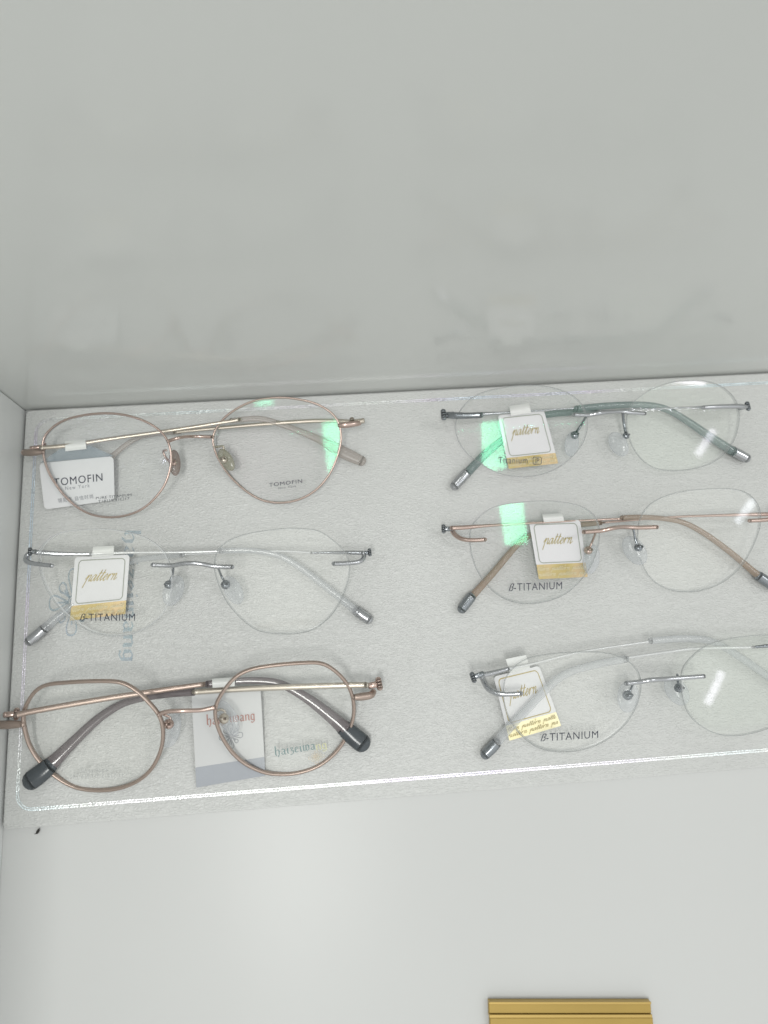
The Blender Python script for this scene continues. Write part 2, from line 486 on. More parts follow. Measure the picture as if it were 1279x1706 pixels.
def merge2d(*parts):
    V, Fc, Ly = [], [], []
    for (v, f, l), (ox, oy, sx_, sy_) in parts:
        b = len(V); m = max(Ly) + 1 if Ly else 0
        V += [(x * sx_ + ox, y * sy_ + oy) for x, y in v]; Fc += [tuple(i + b for i in q) for q in f]; Ly += [k + m for k in l]
    return V, Fc, Ly


def flower2d():
    """eight-petalled cross flower drawn in outline"""
    st = []
    for k in range(8):
        a = math.pi / 4 * k; L = 1.0 if k % 2 == 0 else .78; wd_ = .23 if k % 2 == 0 else .15
        loc = [(.2, 0), (.5, wd_ * .55), (.8 * L, wd_), (L, wd_ * .75), (L * 1.05, 0), (L, -wd_ * .75), (.8 * L, -wd_), (.5, -wd_ * .55), (.2, 0)]
        st.append(cr([(x * math.cos(a) - y * math.sin(a), x * math.sin(a) + y * math.cos(a)) for x, y in loc], 4))
        st.append([(x * math.cos(a), x * math.sin(a)) for x in (.28, .5, .72 * L)])
    for r in (.2, .1):
        st.append([(r * math.cos(t * math.pi / 8), r * math.sin(t * math.pi / 8)) for t in range(17)])
    return ribbon2d(st, .07, .05, 40)


# ------------------------------------------------------------------ the setting
D_MAT = -at(3, 1383).y
MATW = 0.52
xl = (at(62, 760).x + at(23, 1300).x) / 2
yt = at(100, 697).y; yb = at(600, 1305.5).y


def slab(name, x0, y0, z0, x1, y1, z1, mat, sub=1):
    m = MB(); m.box(((x0 + x1) / 2, (y0 + y1) / 2, (z0 + z1) / 2), x1 - x0, y1 - y0, z1 - z0, bev=.02)
    return m.build(name, mat, None, False)


tag(slab('shelf_floor', -.03, -.62, -.021, 1.1, .02, -.003, M['board']), kind='structure')
tag(slab('back_wall', -.03, .0008, -.0029, 1.1, .02, .62, M['wall']), kind='structure')
tag(slab('side_wall', -.02, -.62, -.0029, -.0008, .0006, .20, M['side']), kind='structure')
# leatherette mat with rolled edges
mt = empty('display_mat', (0, 0, 0))
tag(mt, 'off white grained leatherette mat with shiny foil border line under all the eyeglasses', 'mat')
m = MB(); x0, x1_, y0, y1_ = .0002, MATW, -D_MAT, -.0002
rings = []
for (ins, z) in ((.0003, -.0029), (0, -.0024), (0, -.0007), (.0002, -.0002), (.0007, 0.0)):
    rr = .002; pts = []
    for (cx_, cy_, a0) in ((x1_ - rr, y1_ - rr, 0), (x0 + rr, y1_ - rr, 90), (x0 + rr, y0 + rr, 180), (x1_ - rr, y0 + rr, 270)):
        for j in range(5):
            a = math.radians(a0 + 22.5 * j); pts.append(Vector((cx_ + (rr - ins) * math.cos(a), cy_ + (rr - ins) * math.sin(a), z)))
    rings.append(pts)
k = len(rings[0]); fs = []
for i in range(len(rings) - 1):
    for j in range(k): fs.append((i * k + j, i * k + (j + 1) % k, (i + 1) * k + (j + 1) % k, (i + 1) * k + j))
fs.append(tuple(range((len(rings) - 1) * k, len(rings) * k))); fs.append(tuple(range(k))[::-1])
mesh('mat_sheet', sum(rings, []), fs, M['mat'], mt, False)


def matsurf(px, py):
    return at(px, py, 0), Vector((0, 0, 1))


def round_line(x0, y0, x1, y1, r, w, z=.00009, seg=10):
    vs = []; fs = []
    for (cx_, cy_, a0) in ((x1 - r, y1 - r, 0), (x0 + r, y1 - r, 90), (x0 + r, y0 + r, 180), (x1 - r, y0 + r, 270)):
        for j in range(seg + 1):
            a = math.radians(a0 + 90 / seg * j); c, s = math.cos(a), math.sin(a)
            vs += [(cx_ + (r + w / 2) * c, cy_ + (r + w / 2) * s, z), (cx_ + (r - w / 2) * c, cy_ + (r - w / 2) * s, z)]
    n = len(vs) // 2
    for i in range(n): fs.append((2 * i, (2 * i + 2) % (2 * n), (2 * i + 3) % (2 * n), 2 * i + 1))
    return vs, fs


v1, f1 = round_line(xl, yb, MATW - .012, yt, .0065, .0006)
v2, f2 = round_line(xl + .0008, yb + .0008, MATW - .0128, yt - .0008, .0057, .00045, .00008)
mesh('foil_border', v1 + v2, f1 + [tuple(i + len(v1) for i in q) for q in f2], M['foil'], mt, False)
wv = ribbon2d(strokes_word('haizeiwang', BLACK, 0, 0), .25, .07, 40)
ink('stamped_name', wv, [(200, 884), (197, 1101), (232, 1101), (235, 884)], matsurf, M['foilink'], mt)
ink('stamped_flower', flower2d(), [(79, 1062), (158, 1058), (163, 944), (84, 948)], matsurf, M['foilink'], mt)


# ------------------------------------------------------------------ eyeglass pieces
class Lens:
    """spherical demo lens: S centre of curvature, R radius"""

    def __init__(s, outline, c, z, tilt, wrap, R=.2, hit=None, lamp=None, zh=None):
        s.R = R; s.o2 = smooth_closed(even(cr(outline, 6, True), 96), 2); s.c = c
        if hit:
            P = at(hit[0], hit[1], zh); v = (CAM - P).normalized(); l = (Vector(lamp) - P).normalized(); n = (v + l).normalized()
            s.S = P - n * R
        else:
            P = at(c[0], c[1], z); a, b = math.radians(wrap), math.radians(tilt)
            n = Vector((math.sin(a), -math.sin(b) * math.cos(a), math.cos(b) * math.cos(a)))
            s.S = P - n * R
        p, n = s.surf(*c)
        s.n = n

    def surf(s, px, py):
        d = ray(px, py); oc = CAM - s.S; b = d.dot(oc); q = b * b - oc.dot(oc) + s.R ** 2
        t = -b - math.sqrt(max(q, 0)); p = CAM + d * t
        return p, (p - s.S).normalized()

    def pt(s, px, py, off=0.0):
        p, n = s.surf(px, py); return p + n * off

    def build(s, parent, mat, edge, th=.0016, label=None, ring=.0055):
        cx_ = sum(p[0] for p in s.o2) / len(s.o2); cy_ = sum(p[1] for p in s.o2) / len(s.o2)
        n = len(s.o2); ks = [1.0, 1 - ring * 3, .8, .5, .22]; front = []; back = []
        for k in ks:
            for (x, y) in s.o2:
                p, nn = s.surf(cx_ + (x - cx_) * k, cy_ + (y - cy_) * k)
                if k == 1.0: front.append(p - nn * .0002); back.append(p - nn * (th - .0002))
                else: front.append(p); back.append(p - nn * th)
        p, nn = s.surf(cx_, cy_)
        V = front + [p] + back + [p - nn * th]; L = len(front) + 1; Fc = []; mi = []
        i0 = 2 * L
        V += [V[n + j] for j in range(n)] + [V[j] for j in range(n)] + [V[L + j] for j in range(n)] + [V[L + n + j] for j in range(n)]
        for j in range(n):
            q = (j + 1) % n
            Fc.append((i0 + n + j, i0 + n + q, i0 + q, i0 + j)); Fc.append((i0 + 2 * n + q, i0 + 2 * n + j, i0 + 3 * n + j, i0 + 3 * n + q)); mi += [1, 1]
        V += [V[j] for j in range(n)] + [V[L + j] for j in range(n)]; i1 = i0 + 4 * n
        for i in range(1, len(ks) - 1):
            for j in range(n):
                a, b = i * n + j, i * n + (j + 1) % n; c, d = b + n, a + n
                Fc.append((a, b, c, d)); Fc.append((L + a, L + d, L + c, L + b)); m_ = 1 if i == 0 else 0; mi += [m_, m_]
        i = (len(ks) - 1) * n
        for j in range(n):
            a, b = i + j, i + (j + 1) % n; Fc.append((a, b, L - 1)); Fc.append((L + b, L + a, 2 * L - 1)); mi += [0, 0]
        for j in range(n):
            a, b = j, (j + 1) % n; Fc.append((i1 + b, i1 + a, i1 + n + a, i1 + n + b)); mi.append(1)
        # outward winding
        a, b, c = V[Fc[0][0]], V[Fc[0][1]], V[Fc[0][2]]
        if (b - a).cross(c - a).dot(nn) < 0: Fc = [tuple(reversed(q)) for q in Fc]
        o = mesh('lens', V, Fc, None, parent, True, [mat, edge], mi)
        return o

    def rim(s, parent, mat, r, flat=1.3, off=-.0006, name='rim'):
        pts = [s.pt(x, y, off) for x, y in s.o2]
        m = MB(); m.tube(pts, r, flat, 10, closed=True, up=s.n); return m.build(name, mat, parent)


def path(pts, n=6):
    """pts (px, py, z mm) -> smooth world path"""
    w = [tuple(at(x, y, z / 1000)) for x, y, z in pts]
    return [Vector(q) for q in cr(w, n)]


def rpath(rs, npts, n=6):
    return [q[0] for q in cr([(r,) for r in rs], n)]


def tube(name, pts, rs, mat, parent, flat=1.0, n=6, seg=12, flats=None):
    """pts (px,py,zmm), rs radius in mm (single or per point)"""
    P = path(pts, n); rr = [r / 1000 for r in rpath(rs, 0, n)] if isinstance(rs, (list, tuple)) else rs / 1000
    m = MB(); m.tube(P, rr, flat, seg); return m.build(name, mat, parent)


def nose(parent, c, zc, w, h, ang, tiltx, mat, metal, arm, ball=None, br=1.9, armr=.5):
    """clear pad ellipsoid, its metal holder and wire arm"""
    P = at(c[0], c[1], zc / 1000)
    R = Matrix.Rotation(math.radians(ang), 3, 'Z') @ Matrix.Rotation(math.radians(tiltx), 3, 'Y')
    m = MB(); m.ball(P, (w / 1700, h / 1800, .0014), R, 20, 12)
    pad = m.build('nose_pad', mat, parent)
    b = MB(); bc = at(ball[0], ball[1], (zc + 1.2) / 1000)
    b.ball(bc, (br / 1000, br / 1000, br * .8 / 1000), None, 14, 10)
    b.tube([bc + Vector((-br * .0006, 0, br * .0009)), bc + Vector((br * .0006, 0, br * .0009))], br * .00028, 1, 8)
    b.build('pad_holder', metal, pad)
    tube('pad_arm', arm, armr, metal, pad, n=5, seg=8)
    return pad


def hinge(parent, c, z, mat, ang, s=1.0, L=3.2, name='hinge'):
    """barrel hinge: leaf, three knuckles and a screw head"""
    P = at(c[0], c[1], z / 1000); R = Matrix.Rotation(math.radians(ang), 3, 'Z'); m = MB(); mm = .001 * s
    m.box(P + R @ Vector((0, 0, -.2 * mm)), L * mm, 1.9 * mm, 1.7 * mm, R, .2)
    for i, q in enumerate((-.9, 0, .9)):
        m.tube([P + R @ Vector((L * .5 * mm, (q - .36) * mm, .3 * mm)), P + R @ Vector((L * .5 * mm, (q + .36) * mm, .3 * mm))], .95 * mm, 1, 12)
    m.ball(P + R @ Vector((L * .5 * mm, -1.5 * mm, .3 * mm)), (.6 * mm, .35 * mm, .6 * mm), R, 10, 6)
    m.ball(P + R @ Vector((-L * .3 * mm, 0, .6 * mm)), (.55 * mm, .55 * mm, .25 * mm), R, 10, 6)
    return m.build(name, mat, parent)


def glasses(label, base):
    p = at(base[0], base[1], 0)
    r = empty('eyeglasses', p)
    return tag(r, label, 'eyeglasses', 'eyeglasses laid out on the mat')


def Q(bl, br, tr, tl): return [bl, br, tr, tl]


DBG = []
# ---- A: thin rose gold round frame
A = glasses('thin rose gold round eyeglasses with TOMOFIN printed on the lens, nearest the back wall corner', (320, 760))
oAL = [(71, 730), (85, 712.5), (107.5, 699), (140, 691), (175, 688), (207.5, 691), (237.5, 700), (260, 712.5), (275, 727.5), (282.5, 745), (285, 765), (282.5, 782.5), (274, 807.5), (257.5, 830), (237.5, 847.5), (215, 857.5), (190, 862), (160, 860), (132.5, 849), (107.5, 827.5), (87.5, 801), (76, 777.5), (70, 752)]
oAR = [(463.5, 662), (495.4, 664.7), (524.7, 671.8), (548.6, 685), (561.9, 699.7), (567.5, 719), (567.7, 737), (560.6, 763.5), (548.6, 790), (527.3, 815.4), (500.8, 831.3), (468.9, 838), (437, 834), (410.4, 819.4), (383.8, 795.4), (365.2, 768.9), (355.9, 747.6), (353.2, 729), (359.9, 711.7), (375.8, 693), (399.7, 677), (426.3, 666.5)]
AL = Lens(oAL, (178, 775), .014, 15, -7, .2)
AR = Lens(oAR, (460, 750), .014, 15, 3, .24, hit=(560, 748), lamp=P1, zh=.0125)
DBG += [('AL', AL), ('AR', AR)]
lo = AL.build(A, M['lens_violet'], M['edge']); ro = AR.build(A, M['lens_green'], M['edge'])
AL.rim(A, M['rose'], .0005); AR.rim(A, M['rose'], .0005)
ink('printed_lettering', merge2d((font2d('PURE TITANIUM', 0, 1.05), (0, 0, 1, 1)), (font2d('T18119 51□17', 0, 1.05), (.5, -1.0, 1, 1))), Q((160, 838), (219, 832), (219, 822), (160, 828)), AL.surf, M['blackink'], lo)
ink('printed_name', merge2d((font2d('TOMOFIN', 0, 1.15), (0, 0, 1, 1)), (font2d('New York', 0, 1.3), (1.3, -.62, .5, .5))), Q((449, 817), (504, 810), (503, 798), (448, 805)), AR.surf, M['blackink'], ro)
zA = lambda x, y, L_, o=0: (x, y, L_.pt(x, y).z * 1000 + o)
tube('bridge', [zA(280, 735, AL), zA(300, 729, AL, .8), (320, 727.3, AR.pt(355, 728).z * 1000 + .8), zA(354, 728, AR)], [.75, .7, .7, .75], M['rose'], A)
tube('end_piece', [zA(72, 753, AL), zA(60, 753.5, AL, .2), zA(50, 754, AL, -.5), zA(41, 754, AL, -2)], [.9, 1.5, 1.6, 1.5], M['rose_satin'], A)
tube('end_piece', [zA(565, 709, AR), zA(575, 708, AR, .2), zA(590, 706, AR, -.5), zA(598, 705, AR, -2)], [.9, 1.4, 1.3, 1.2], M['rose'], A)
hinge(A, (62, 745.5), AL.pt(72, 750).z * 1000 - 1.5, M['rose'], 5, .9, 7)
hinge(A, (597, 702), AR.pt(565, 706).z * 1000 - 1.5, M['champ'], 186, 1.1, 5)
t = tube('temple', [(68, 746, 12.5), (110, 742.5, 12), (185, 731, 11), (270, 719, 10), (350, 707, 9.5), (400, 699, 9)], [.9, 1.0, .9, .8, .8, .8], M['champ'], A, .7)
tube('temple_tip', [(385, 701, 8.5), (430, 697.5, 8), (465, 706, 7), (500, 719, 6), (533, 733, 5), (570, 753, 4.2), (602, 768, 3.6)], [1.3, 1.4, 1.4, 1.5, 1.9, 2.9, 2.4], M['tip_beige'], t, .55)
t = tube('temple', [(594, 703, 12), (532, 701, 9), (447, 706, 7), (360, 713.5, 5.5), (290, 720, 4.8)], [.95, 1.0, .9, .8, .8], M['champ'], A, .7)
tube('temple_tip', [(300, 719, 4.5), (250, 724, 4.2), (222, 733, 3.8), (190, 757, 3.0), (160, 785, 2.4), (140, 805, 2.0), (118, 822, 1.6)], [1.2, 1.2, 1.2, 1.3, 1.8, 2.4, 2.0], M['tip_beige'], t, .55)
nose(A, (291, 771), 9, 4.6, 11, 2, 40, M['pad_brown'], M['rose'], [(277, 750, 12), (272, 752, 9.5), (276, 762, 8.5), (284, 771, 9)], (289, 771), 1.5)
nose(A, (377, 766), 9, 5.2, 10.5, 30, -25, M['pad_olive'], M['champ'], [(357, 745, 12), (366, 744, 10), (372, 744, 9), (373, 755, 9), (373, 766, 9.5)], (373, 766), 1.7)

# ---- B: rimless, clear temples
B = glasses('rimless eyeglasses with clear temples and straight steel fittings, middle row beside the side wall', (325, 980))
oBL = [(62.5, 922.5), (66, 912), (75, 902), (92, 890), (115, 884), (175, 881), (215, 887.5), (240, 895), (260, 907), (275, 922), (284, 945), (287, 972), (282, 1000), (270, 1025), (245, 1047), (215, 1059), (185, 1061), (155, 1056), (125, 1039), (100, 1017.6), (77.5, 985), (65, 952.6)]
oBR = [(466, 881), (495, 880), (530, 883.4), (548.6, 894.6), (568, 910.5), (581, 928.5), (584, 947.7), (579, 974), (566, 1006), (548.6, 1030), (524.7, 1048.7), (495.4, 1056.7), (463.5, 1057), (431.6, 1052.7), (405, 1035.4), (378.5, 1006), (363.9, 977), (356, 947.7), (359.9, 918.5), (381, 899.9), (415.7, 888)]
BL = Lens(oBL, (175, 970), .0160, 25, -7, .22); BR = Lens(oBR, (470, 968), .0160, 25.5, 4, .22)
DBG += [('BL', BL), ('BR', BR)]
lo = BL.build(B, M['lens_plain'], M['edge_bright']); BR.build(B, M['lens_plain'], M['edge'])
TI = merge2d((font2d('ß', .35, 1), (0, 0, 1.1, 1.0)), (font2d('-TITANIUM', 0, 1.12), (.62, 0, 1, 1)))
ink('printed_lettering', TI, Q((133, 1034), (225, 1034), (225, 1022), (133, 1022)), BL.surf, M['blackink'], lo)
zz = lambda L_, x, y, o=0: (x, y, L_.pt(x, y).z * 1000 + o)
tube('bridge', [zz(BL, 254, 941, .9), zz(BL, 285, 942, .9), (308, 938.5, BL.pt(285, 942).z * 1000 + 1.8), (332, 939, BL.pt(285, 942).z * 1000 + 1.8), zz(BR, 358, 943.5, .9), zz(BR, 387, 944.5, .9)], 0.94, M['steel'], B)
tube('end_piece', [zz(BL, 86.5, 942.5, .9), zz(BL, 65, 940, .9), zz(BL, 52, 938, .6), zz(BL, 44, 934, -1), zz(BL, 45, 926, -3), zz(BL, 53, 919, -4)], [0.90, 0.90, 0.96, 1.08, 1.08, 0.96], M['steel'], B)
tube('end_piece', [zz(BR, 555.5, 939, .9), zz(BR, 575, 938.5, .9), zz(BR, 597, 936, .6), zz(BR, 605, 930, -1), zz(BR, 606, 922, -3)], [0.96, 0.96, 0.96, 1.08, 0.96], M['steel'], B)
hinge(B, (56, 919), BL.pt(64, 925).z * 1000 - 4, M['gun'], 180, .9, 3)
hinge(B, (609, 921), BR.pt(582, 925).z * 1000 - 4, M['gun'], 2, .85, 4)
t = tube('temple', [(60, 920, 14.5), (95, 922.5, 13.2), (125, 923, 12.2), (152, 922.8, 11.5)], [1.05, 1.05, .7, .45], M['steel'], B, .8)
tube('temple_wire', [(150, 922.8, 11.5), (215, 920.5, 10), (300, 920, 9), (372, 918, 8)], 0.57, M['whitewire'], t, .8)
tube('temple_sleeve', [(366, 917.5, 8), (415, 917, 7.5), (453, 922.5, 6.8), (480, 933, 6), (514, 955.7, 5), (567, 997, 3.8), (597, 1021, 3.2)], [1.28, 1.28, 1.28, 1.35, 1.42, 1.55, 1.96], M['sleeve'], t)
tube('temple_tip', [(594, 1018, 3.2), (602, 1024, 3.1), (614, 1032, 2.9)], [2.13, 2.20, 2.13], M['steel'], t, .9)
t = tube('temple', [(604, 921, 14.5), (580, 920.5, 13), (550, 920.5, 11), (519, 921, 9.6)], [.95, .9, .6, .42], M['steel'], B, .8)
tube('temple_wire', [(520, 921, 9.6), (470, 918, 8), (390, 920, 5), (300, 924, 4.2)], 0.54, M['whitewire'], t, .8)
tube('temple_sleeve', [(304, 924, 4.4), (262, 928, 4.2), (217, 936, 4), (175, 962, 3.5), (120, 1009, 3), (95, 1029, 2.8), (72, 1049, 2.6)], [1.28, 1.28, 1.28, 1.35, 1.55, 1.76, 1.96], M['sleeve'], t)
tube('temple_tip', [(73, 1048, 2.7), (62, 1058, 2.6), (49, 1068, 2.5)], [2.13, 2.20, 2.13], M['steel'], t, .9)
nose(B, (289, 984), 7.5, 7, 12, -20, 22, M['pad'], M['gun'], [zz(BL, 289, 943, -1), (287, 958, 9.5), (281, 973, 9)], (281, 974), 1.9)
nose(B, (388, 983), 7.5, 7, 12, 28, -22, M['pad'], M['gun'], [zz(BR, 363, 945, -1), (368, 958, 9.5), (375, 972, 9)], (375.5, 974), 2.0)

# ---- C: thick rose gold crown-panto frame
Cg = glasses('thicker rose gold eyeglasses with flat-topped rims and dark slate temple tips', (320, 1210))
oCL = [(62.5, 1147.5), (80, 1140.5), (112.5, 1137.5), (150, 1135.5), (192.5, 1136), (212.6, 1142), (232.6, 1156), (250, 1174), (265, 1192.5), (271, 1215), (269, 1245), (255, 1277.6), (232.6, 1300), (200, 1314), (162.6, 1318), (125, 1313), (95, 1297), (67.5, 1273), (47.5, 1242.6), (38.5, 1210), (37, 1192.5), (42.5, 1174), (52, 1158)]
oCR = [(381.6, 1139), (398.5, 1123.6), (423.8, 1114), (468.9, 1107.5), (511, 1104.5), (533.6, 1104.8), (550.5, 1112.4), (570, 1129), (584, 1150), (590, 1175.7), (588, 1201), (577, 1229), (559, 1255), (530.8, 1277), (497, 1288.5), (468.9, 1291), (440.7, 1288), (407, 1273), (381.6, 1248.9), (363, 1215), (357.3, 1184), (365.5, 1161.6)]
CL = Lens(oCL, (155, 1228), .011, 22, -6, .25); CR = Lens(oCR, (475, 1198), .011, 22, 4, .25)
DBG += [('CL', CL), ('CR', CR)]
lo = CL.build(Cg, M['lens_plain'], M['edge']); ro = CR.build(Cg, M['lens_plain'], M['edge'])
CL.rim(Cg, M['rose_satin'], .00078, 1.4); CR.rim(Cg, M['rose_satin'], .00078, 1.4)
ink('printed_lettering', merge2d((font2d('11-S2215 91K316-142', 0, 1.15), (0, 0, 1, 1)), (font2d('xiaomen 囯', 0, 1.15), (3.0, 1.0, 1, 1))), Q((205, 1294), (117, 1297), (117, 1279), (205, 1277)), CL.surf, M['faintink'], lo)
ink('printed_name', ribbon2d(strokes_word('haizeiwa', BLACK, 0, 0), .2, .06, 40), Q((459, 1262), (526, 1251), (524, 1232), (457, 1243)), CR.surf, M['tealink'], ro)
ink('printed_name', ribbon2d(strokes_word('ng', BLACK, 0, 0), .2, .06, 40), Q((527, 1254), (545, 1251), (543, 1237), (525, 1240)), CR.surf, M['yellowink'], ro)
ink('printed_flower', flower2d(), Q((514, 1274), (541, 1270), (540, 1248), (513, 1252)), CR.surf, M['pinkink'], ro)
tube('bridge', [zz(CL, 265, 1190, 0), zz(CL, 278, 1185.5, .6), (305, 1184, CL.pt(268, 1186).z * 1000 + 1), (335, 1183, CR.pt(358, 1180).z * 1000 + 1), zz(CR, 359, 1178, 0)], [.9, .85, .85, .85, .95], M['rose'], Cg)
tube('end_piece', [zz(CL, 38, 1206.5, 0), zz(CL, 22, 1207, 0), zz(CL, 5, 1207.5, -.3), zz(CL, -14, 1207, -1.5), zz(CL, -20, 1204, -4)], [1.2, 1.6, 1.7, 1.7, 1.5], M['rose_satin'], Cg, .8)
tube('end_piece', [zz(CR, 590, 1161.5, 0), zz(CR, 602, 1160.5, 0), zz(CR, 617, 1158, -.3), zz(CR, 622, 1152, -2.5)], [1.2, 1.6, 1.5, 1.3], M['rose_satin'], Cg, .8)
hinge(Cg, (17, 1190), CL.pt(38, 1200).z * 1000 - 2.5, M['rose'], 0, 1.2, 4.5)
hinge(Cg, (622, 1141), CR.pt(588, 1155).z * 1000 - 2.5, M['rose'], 8, 1.35, 3.5)
t = tube('temple', [(28, 1191, 12.5), (60, 1184, 12), (150, 1168, 10.5), (240, 1154, 9), (345, 1139, 8)], [1.1, 1.15, 1.15, 1.1, 1.0], M['rose_satin'], Cg, .55)
tube('temple_tip', [(345, 1139.5, 8), (393, 1134.5, 7.6), (435, 1134, 7), (469, 1140, 6.5), (511, 1163, 5.6), (553, 1195, 4.8), (578, 1217, 4.4)], [1.35, 1.35, 1.45, 1.6, 2.0, 2.6, 3.3], M['tip_smoke'], t, .5)
tube('temple_bulb', [(572, 1212, 4.4), (588, 1226, 4.2), (603, 1238, 4)], [3.25, 3.75, 3.8], M['tip_slate'], t, .5)
t = tube('temple', [(610, 1141, 12), (560, 1142, 11), (469, 1145, 9), (400, 1148, 7), (321, 1153, 5.5)], [1.15, 1.2, 1.2, 1.15, 1.1], M['champ'], Cg, .55)
tube('temple_tip', [(322, 1153, 5.3), (280, 1156, 5), (235, 1163, 4.6), (200, 1174, 4.3), (162.6, 1198, 4), (125, 1233, 3.6), (95, 1263, 3.4), (78, 1279, 3.6)], [1.5, 1.5, 1.5, 1.6, 1.85, 2.2, 2.7, 3.4], M['tip_smoke'], t, .5)
tube('temple_bulb', [(82, 1276, 3.6), (68, 1288, 3.6), (52, 1300, 3.6)], [3.4, 3.8, 3.9], M['tip_slate'], t, .5)
nose(Cg, (285, 1215), 8, 6.5, 13, -12, 30, M['pad'], M['rose'], [(268, 1189, 12), (274, 1191, 10), (284, 1196, 9), (284, 1206, 9)], (281, 1206), 2.1)
nose(Cg, (379, 1196), 8, 7.5, 14, 25, -25, M['pad'], M['champ'], [(360, 1184, 12), (368, 1182, 10), (375, 1186, 9), (374, 1198, 9)], (373, 1197), 2.2)

# ---- D: rimless, smoky green temples
Dg = glasses('rimless eyeglasses with smoky grey green temple sleeves close below the back wall', (1000, 740))
oDL = [(757, 715), (759, 698), (767, 681), (783, 664), (806, 652), (845, 643.6), (873.6, 641), (904.7, 642), (934.6, 649), (960, 662), (975, 682), (980, 710), (972, 738), (955.7, 759.5), (930, 780), (899, 792), (864, 795), (829, 789), (797, 771), (776, 755), (763, 736)]
oDR = [(1047, 682), (1060, 665), (1085, 648), (1114.7, 637), (1149.6, 633), (1184.5, 636), (1209, 647), (1227, 667), (1233, 690), (1230.6, 712), (1222, 738), (1202, 762), (1174.5, 777), (1134.6, 784.6), (1094.7, 782), (1070, 767), (1052, 741), (1044, 710)]
DL = Lens(oDL, (870, 718), .0135, 14, -4, .2, hit=(822, 741), lamp=P1, zh=.0125)
DR = Lens(oDR, (1138, 708), .0135, 14, 4, .2, hit=(1177, 737), lamp=P3, zh=.0105)
DBG += [('DL', DL), ('DR', DR)]


def refl_hit(L_, x, y, z):
    p, nn = L_.surf(x, y); v = (CAM - p).normalized(); rf = 2 * nn.dot(v) * nn - v
    return p + rf * ((z - p.z) / rf.z)


P4 = refl_hit(DR, 1140, 629, 1.6)                      # further ceiling panel, mirrored along the top of that lens
area('ceiling_panel_light', P4, DR.pt(1140, 650), 0.46, 0.16, 2.7, (1.0, 1.0, 1.0))
P5 = refl_hit(AR, 440, 669, 1.6)                       # small far downlight panel
area('ceiling_downlight', P5, AR.pt(440, 690), 0.17, 0.10, 1.1, (0.95, 1.0, 1.0))
LA, LB = refl_hit(DL, 775, 717, .75), refl_hit(DL, 975, 706, .75)
for i in range(-3, 34):                                # LED strip lamp along the top of the display cabinet
    l = bpy.data.lights.new('led_light', 'AREA'); l.shape = 'DISK'; l.size = .006; l.energy = .004; l.color = (.95, 1, 1)
    o = bpy.data.objects.new('led_light', l); COL.objects.link(o); o.location = LA.lerp(LB, i / 20)
lo = DL.build(Dg, M['lens_green'], M['edge']); DR.build(Dg, M['lens_tint'], M['edge'])
v1_, f1_ = round_line(0, 0, 1.0, .72, .15, .07, 0, 4)
fr = ([(a, b) for a, b, c in v1_], f1_, [0] * len(v1_))
ink('printed_lettering', merge2d((font2d('Titanium', 0, 1.15), (0, 0, 1, 1)), (font2d('IP', .1, 1), (5.02, .02, .8, .8)), (fr, (4.8, -.08, 1.15, 1.05))), Q((830, 774), (902, 774), (902, 761), (830, 761)), DL.surf, M['blackink'], lo)
tube('bridge', [zz(DL, 955, 691, .9), zz(DL, 980, 691.5, .9), (1000, 688, DL.pt(978, 691).z * 1000 + 1.8), (1030, 685.5, DR.pt(1046, 687).z * 1000 + 1.8), zz(DR, 1050, 687.5, .9), zz(DR, 1074, 689, .9)], 0.88, M['steel'], Dg)
tube('end_piece', [zz(DL, 801, 691.5, .9), zz(DL, 780, 692.5, .9), zz(DL, 757, 692.5, .4), zz(DL, 742, 692, -1.5)], [1.32, 1.38, 1.56, 1.32], M['gun'], Dg)
tube('end_piece', [zz(DR, 1170, 679, .9), zz(DR, 1200, 677.5, .9), zz(DR, 1232, 677, .4), zz(DR, 1246, 679, -1.5)], [0.90, 0.96, 1.14, 1.08], M['steel'], Dg)
hinge(Dg, (748, 691), DL.pt(757, 695).z * 1000 - 1, M['gun'], 180, 1.3, 4)
hinge(Dg, (1237, 678), DR.pt(1230, 690).z * 1000 - 1, M['gun'], 3, 1.1, 4)
t = tube('temple', [(745, 693, 12), (800, 690, 11.5), (850, 687, 10.5), (975, 679, 8.6)], [1.0, .95, .42, .42], M['steel'], Dg, .8)
tube('temple_sleeve', [(960, 681, 9), (1000, 677, 8.5), (1047, 674.5, 8), (1085, 676, 7.5), (1114.7, 684, 6.8), (1149.6, 705, 5.8), (1184.5, 729, 4.8), (1222, 753, 3.8)], [1.49, 1.56, 1.56, 1.56, 1.56, 1.69, 1.89, 2.08], M['sleeve_green'], t)
tube('temple_tip', [(1220, 751, 3.7), (1231, 757, 3.5), (1243, 763.5, 3.3)], [2.26, 2.32, 2.20], M['steel'], t, .9)
t = tube('temple', [(1240, 677, 12), (1200, 677, 11.5), (1167, 678.5, 10.5), (1120, 680, 9), (985, 685, 5)], [.95, .95, .6, .4, .4], M['steel'], Dg, .8)
tube('temple_sleeve', [(992, 684, 5.2), (950, 687, 5), (905, 692, 4.6), (872, 706, 4.2), (841, 730, 3.6), (810, 755, 3.1), (776, 790, 2.7)], [1.49, 1.56, 1.56, 1.62, 1.69, 1.89, 2.08], M['sleeve_green'], t)
tube('temple_tip', [(777, 788, 2.8), (768, 798, 2.7), (757, 810, 2.6)], [2.26, 2.32, 2.13], M['steel'], t, .9)
nose(Dg, (952, 740), 8, 6.5, 11, -20, 22, M['pad'], M['gun'], [zz(DL, 976, 694, -1), (968, 708, 10), (960, 720, 9.5)], (957, 725), 1.9, .6)
nose(Dg, (1030, 740), 8, 6.5, 11, 22, -30, M['pad'], M['gun'], [zz(DR, 1037, 687, -1), (1039, 705, 10), (1042, 722, 9.5)], (1042.5, 726), 1.6, .65)

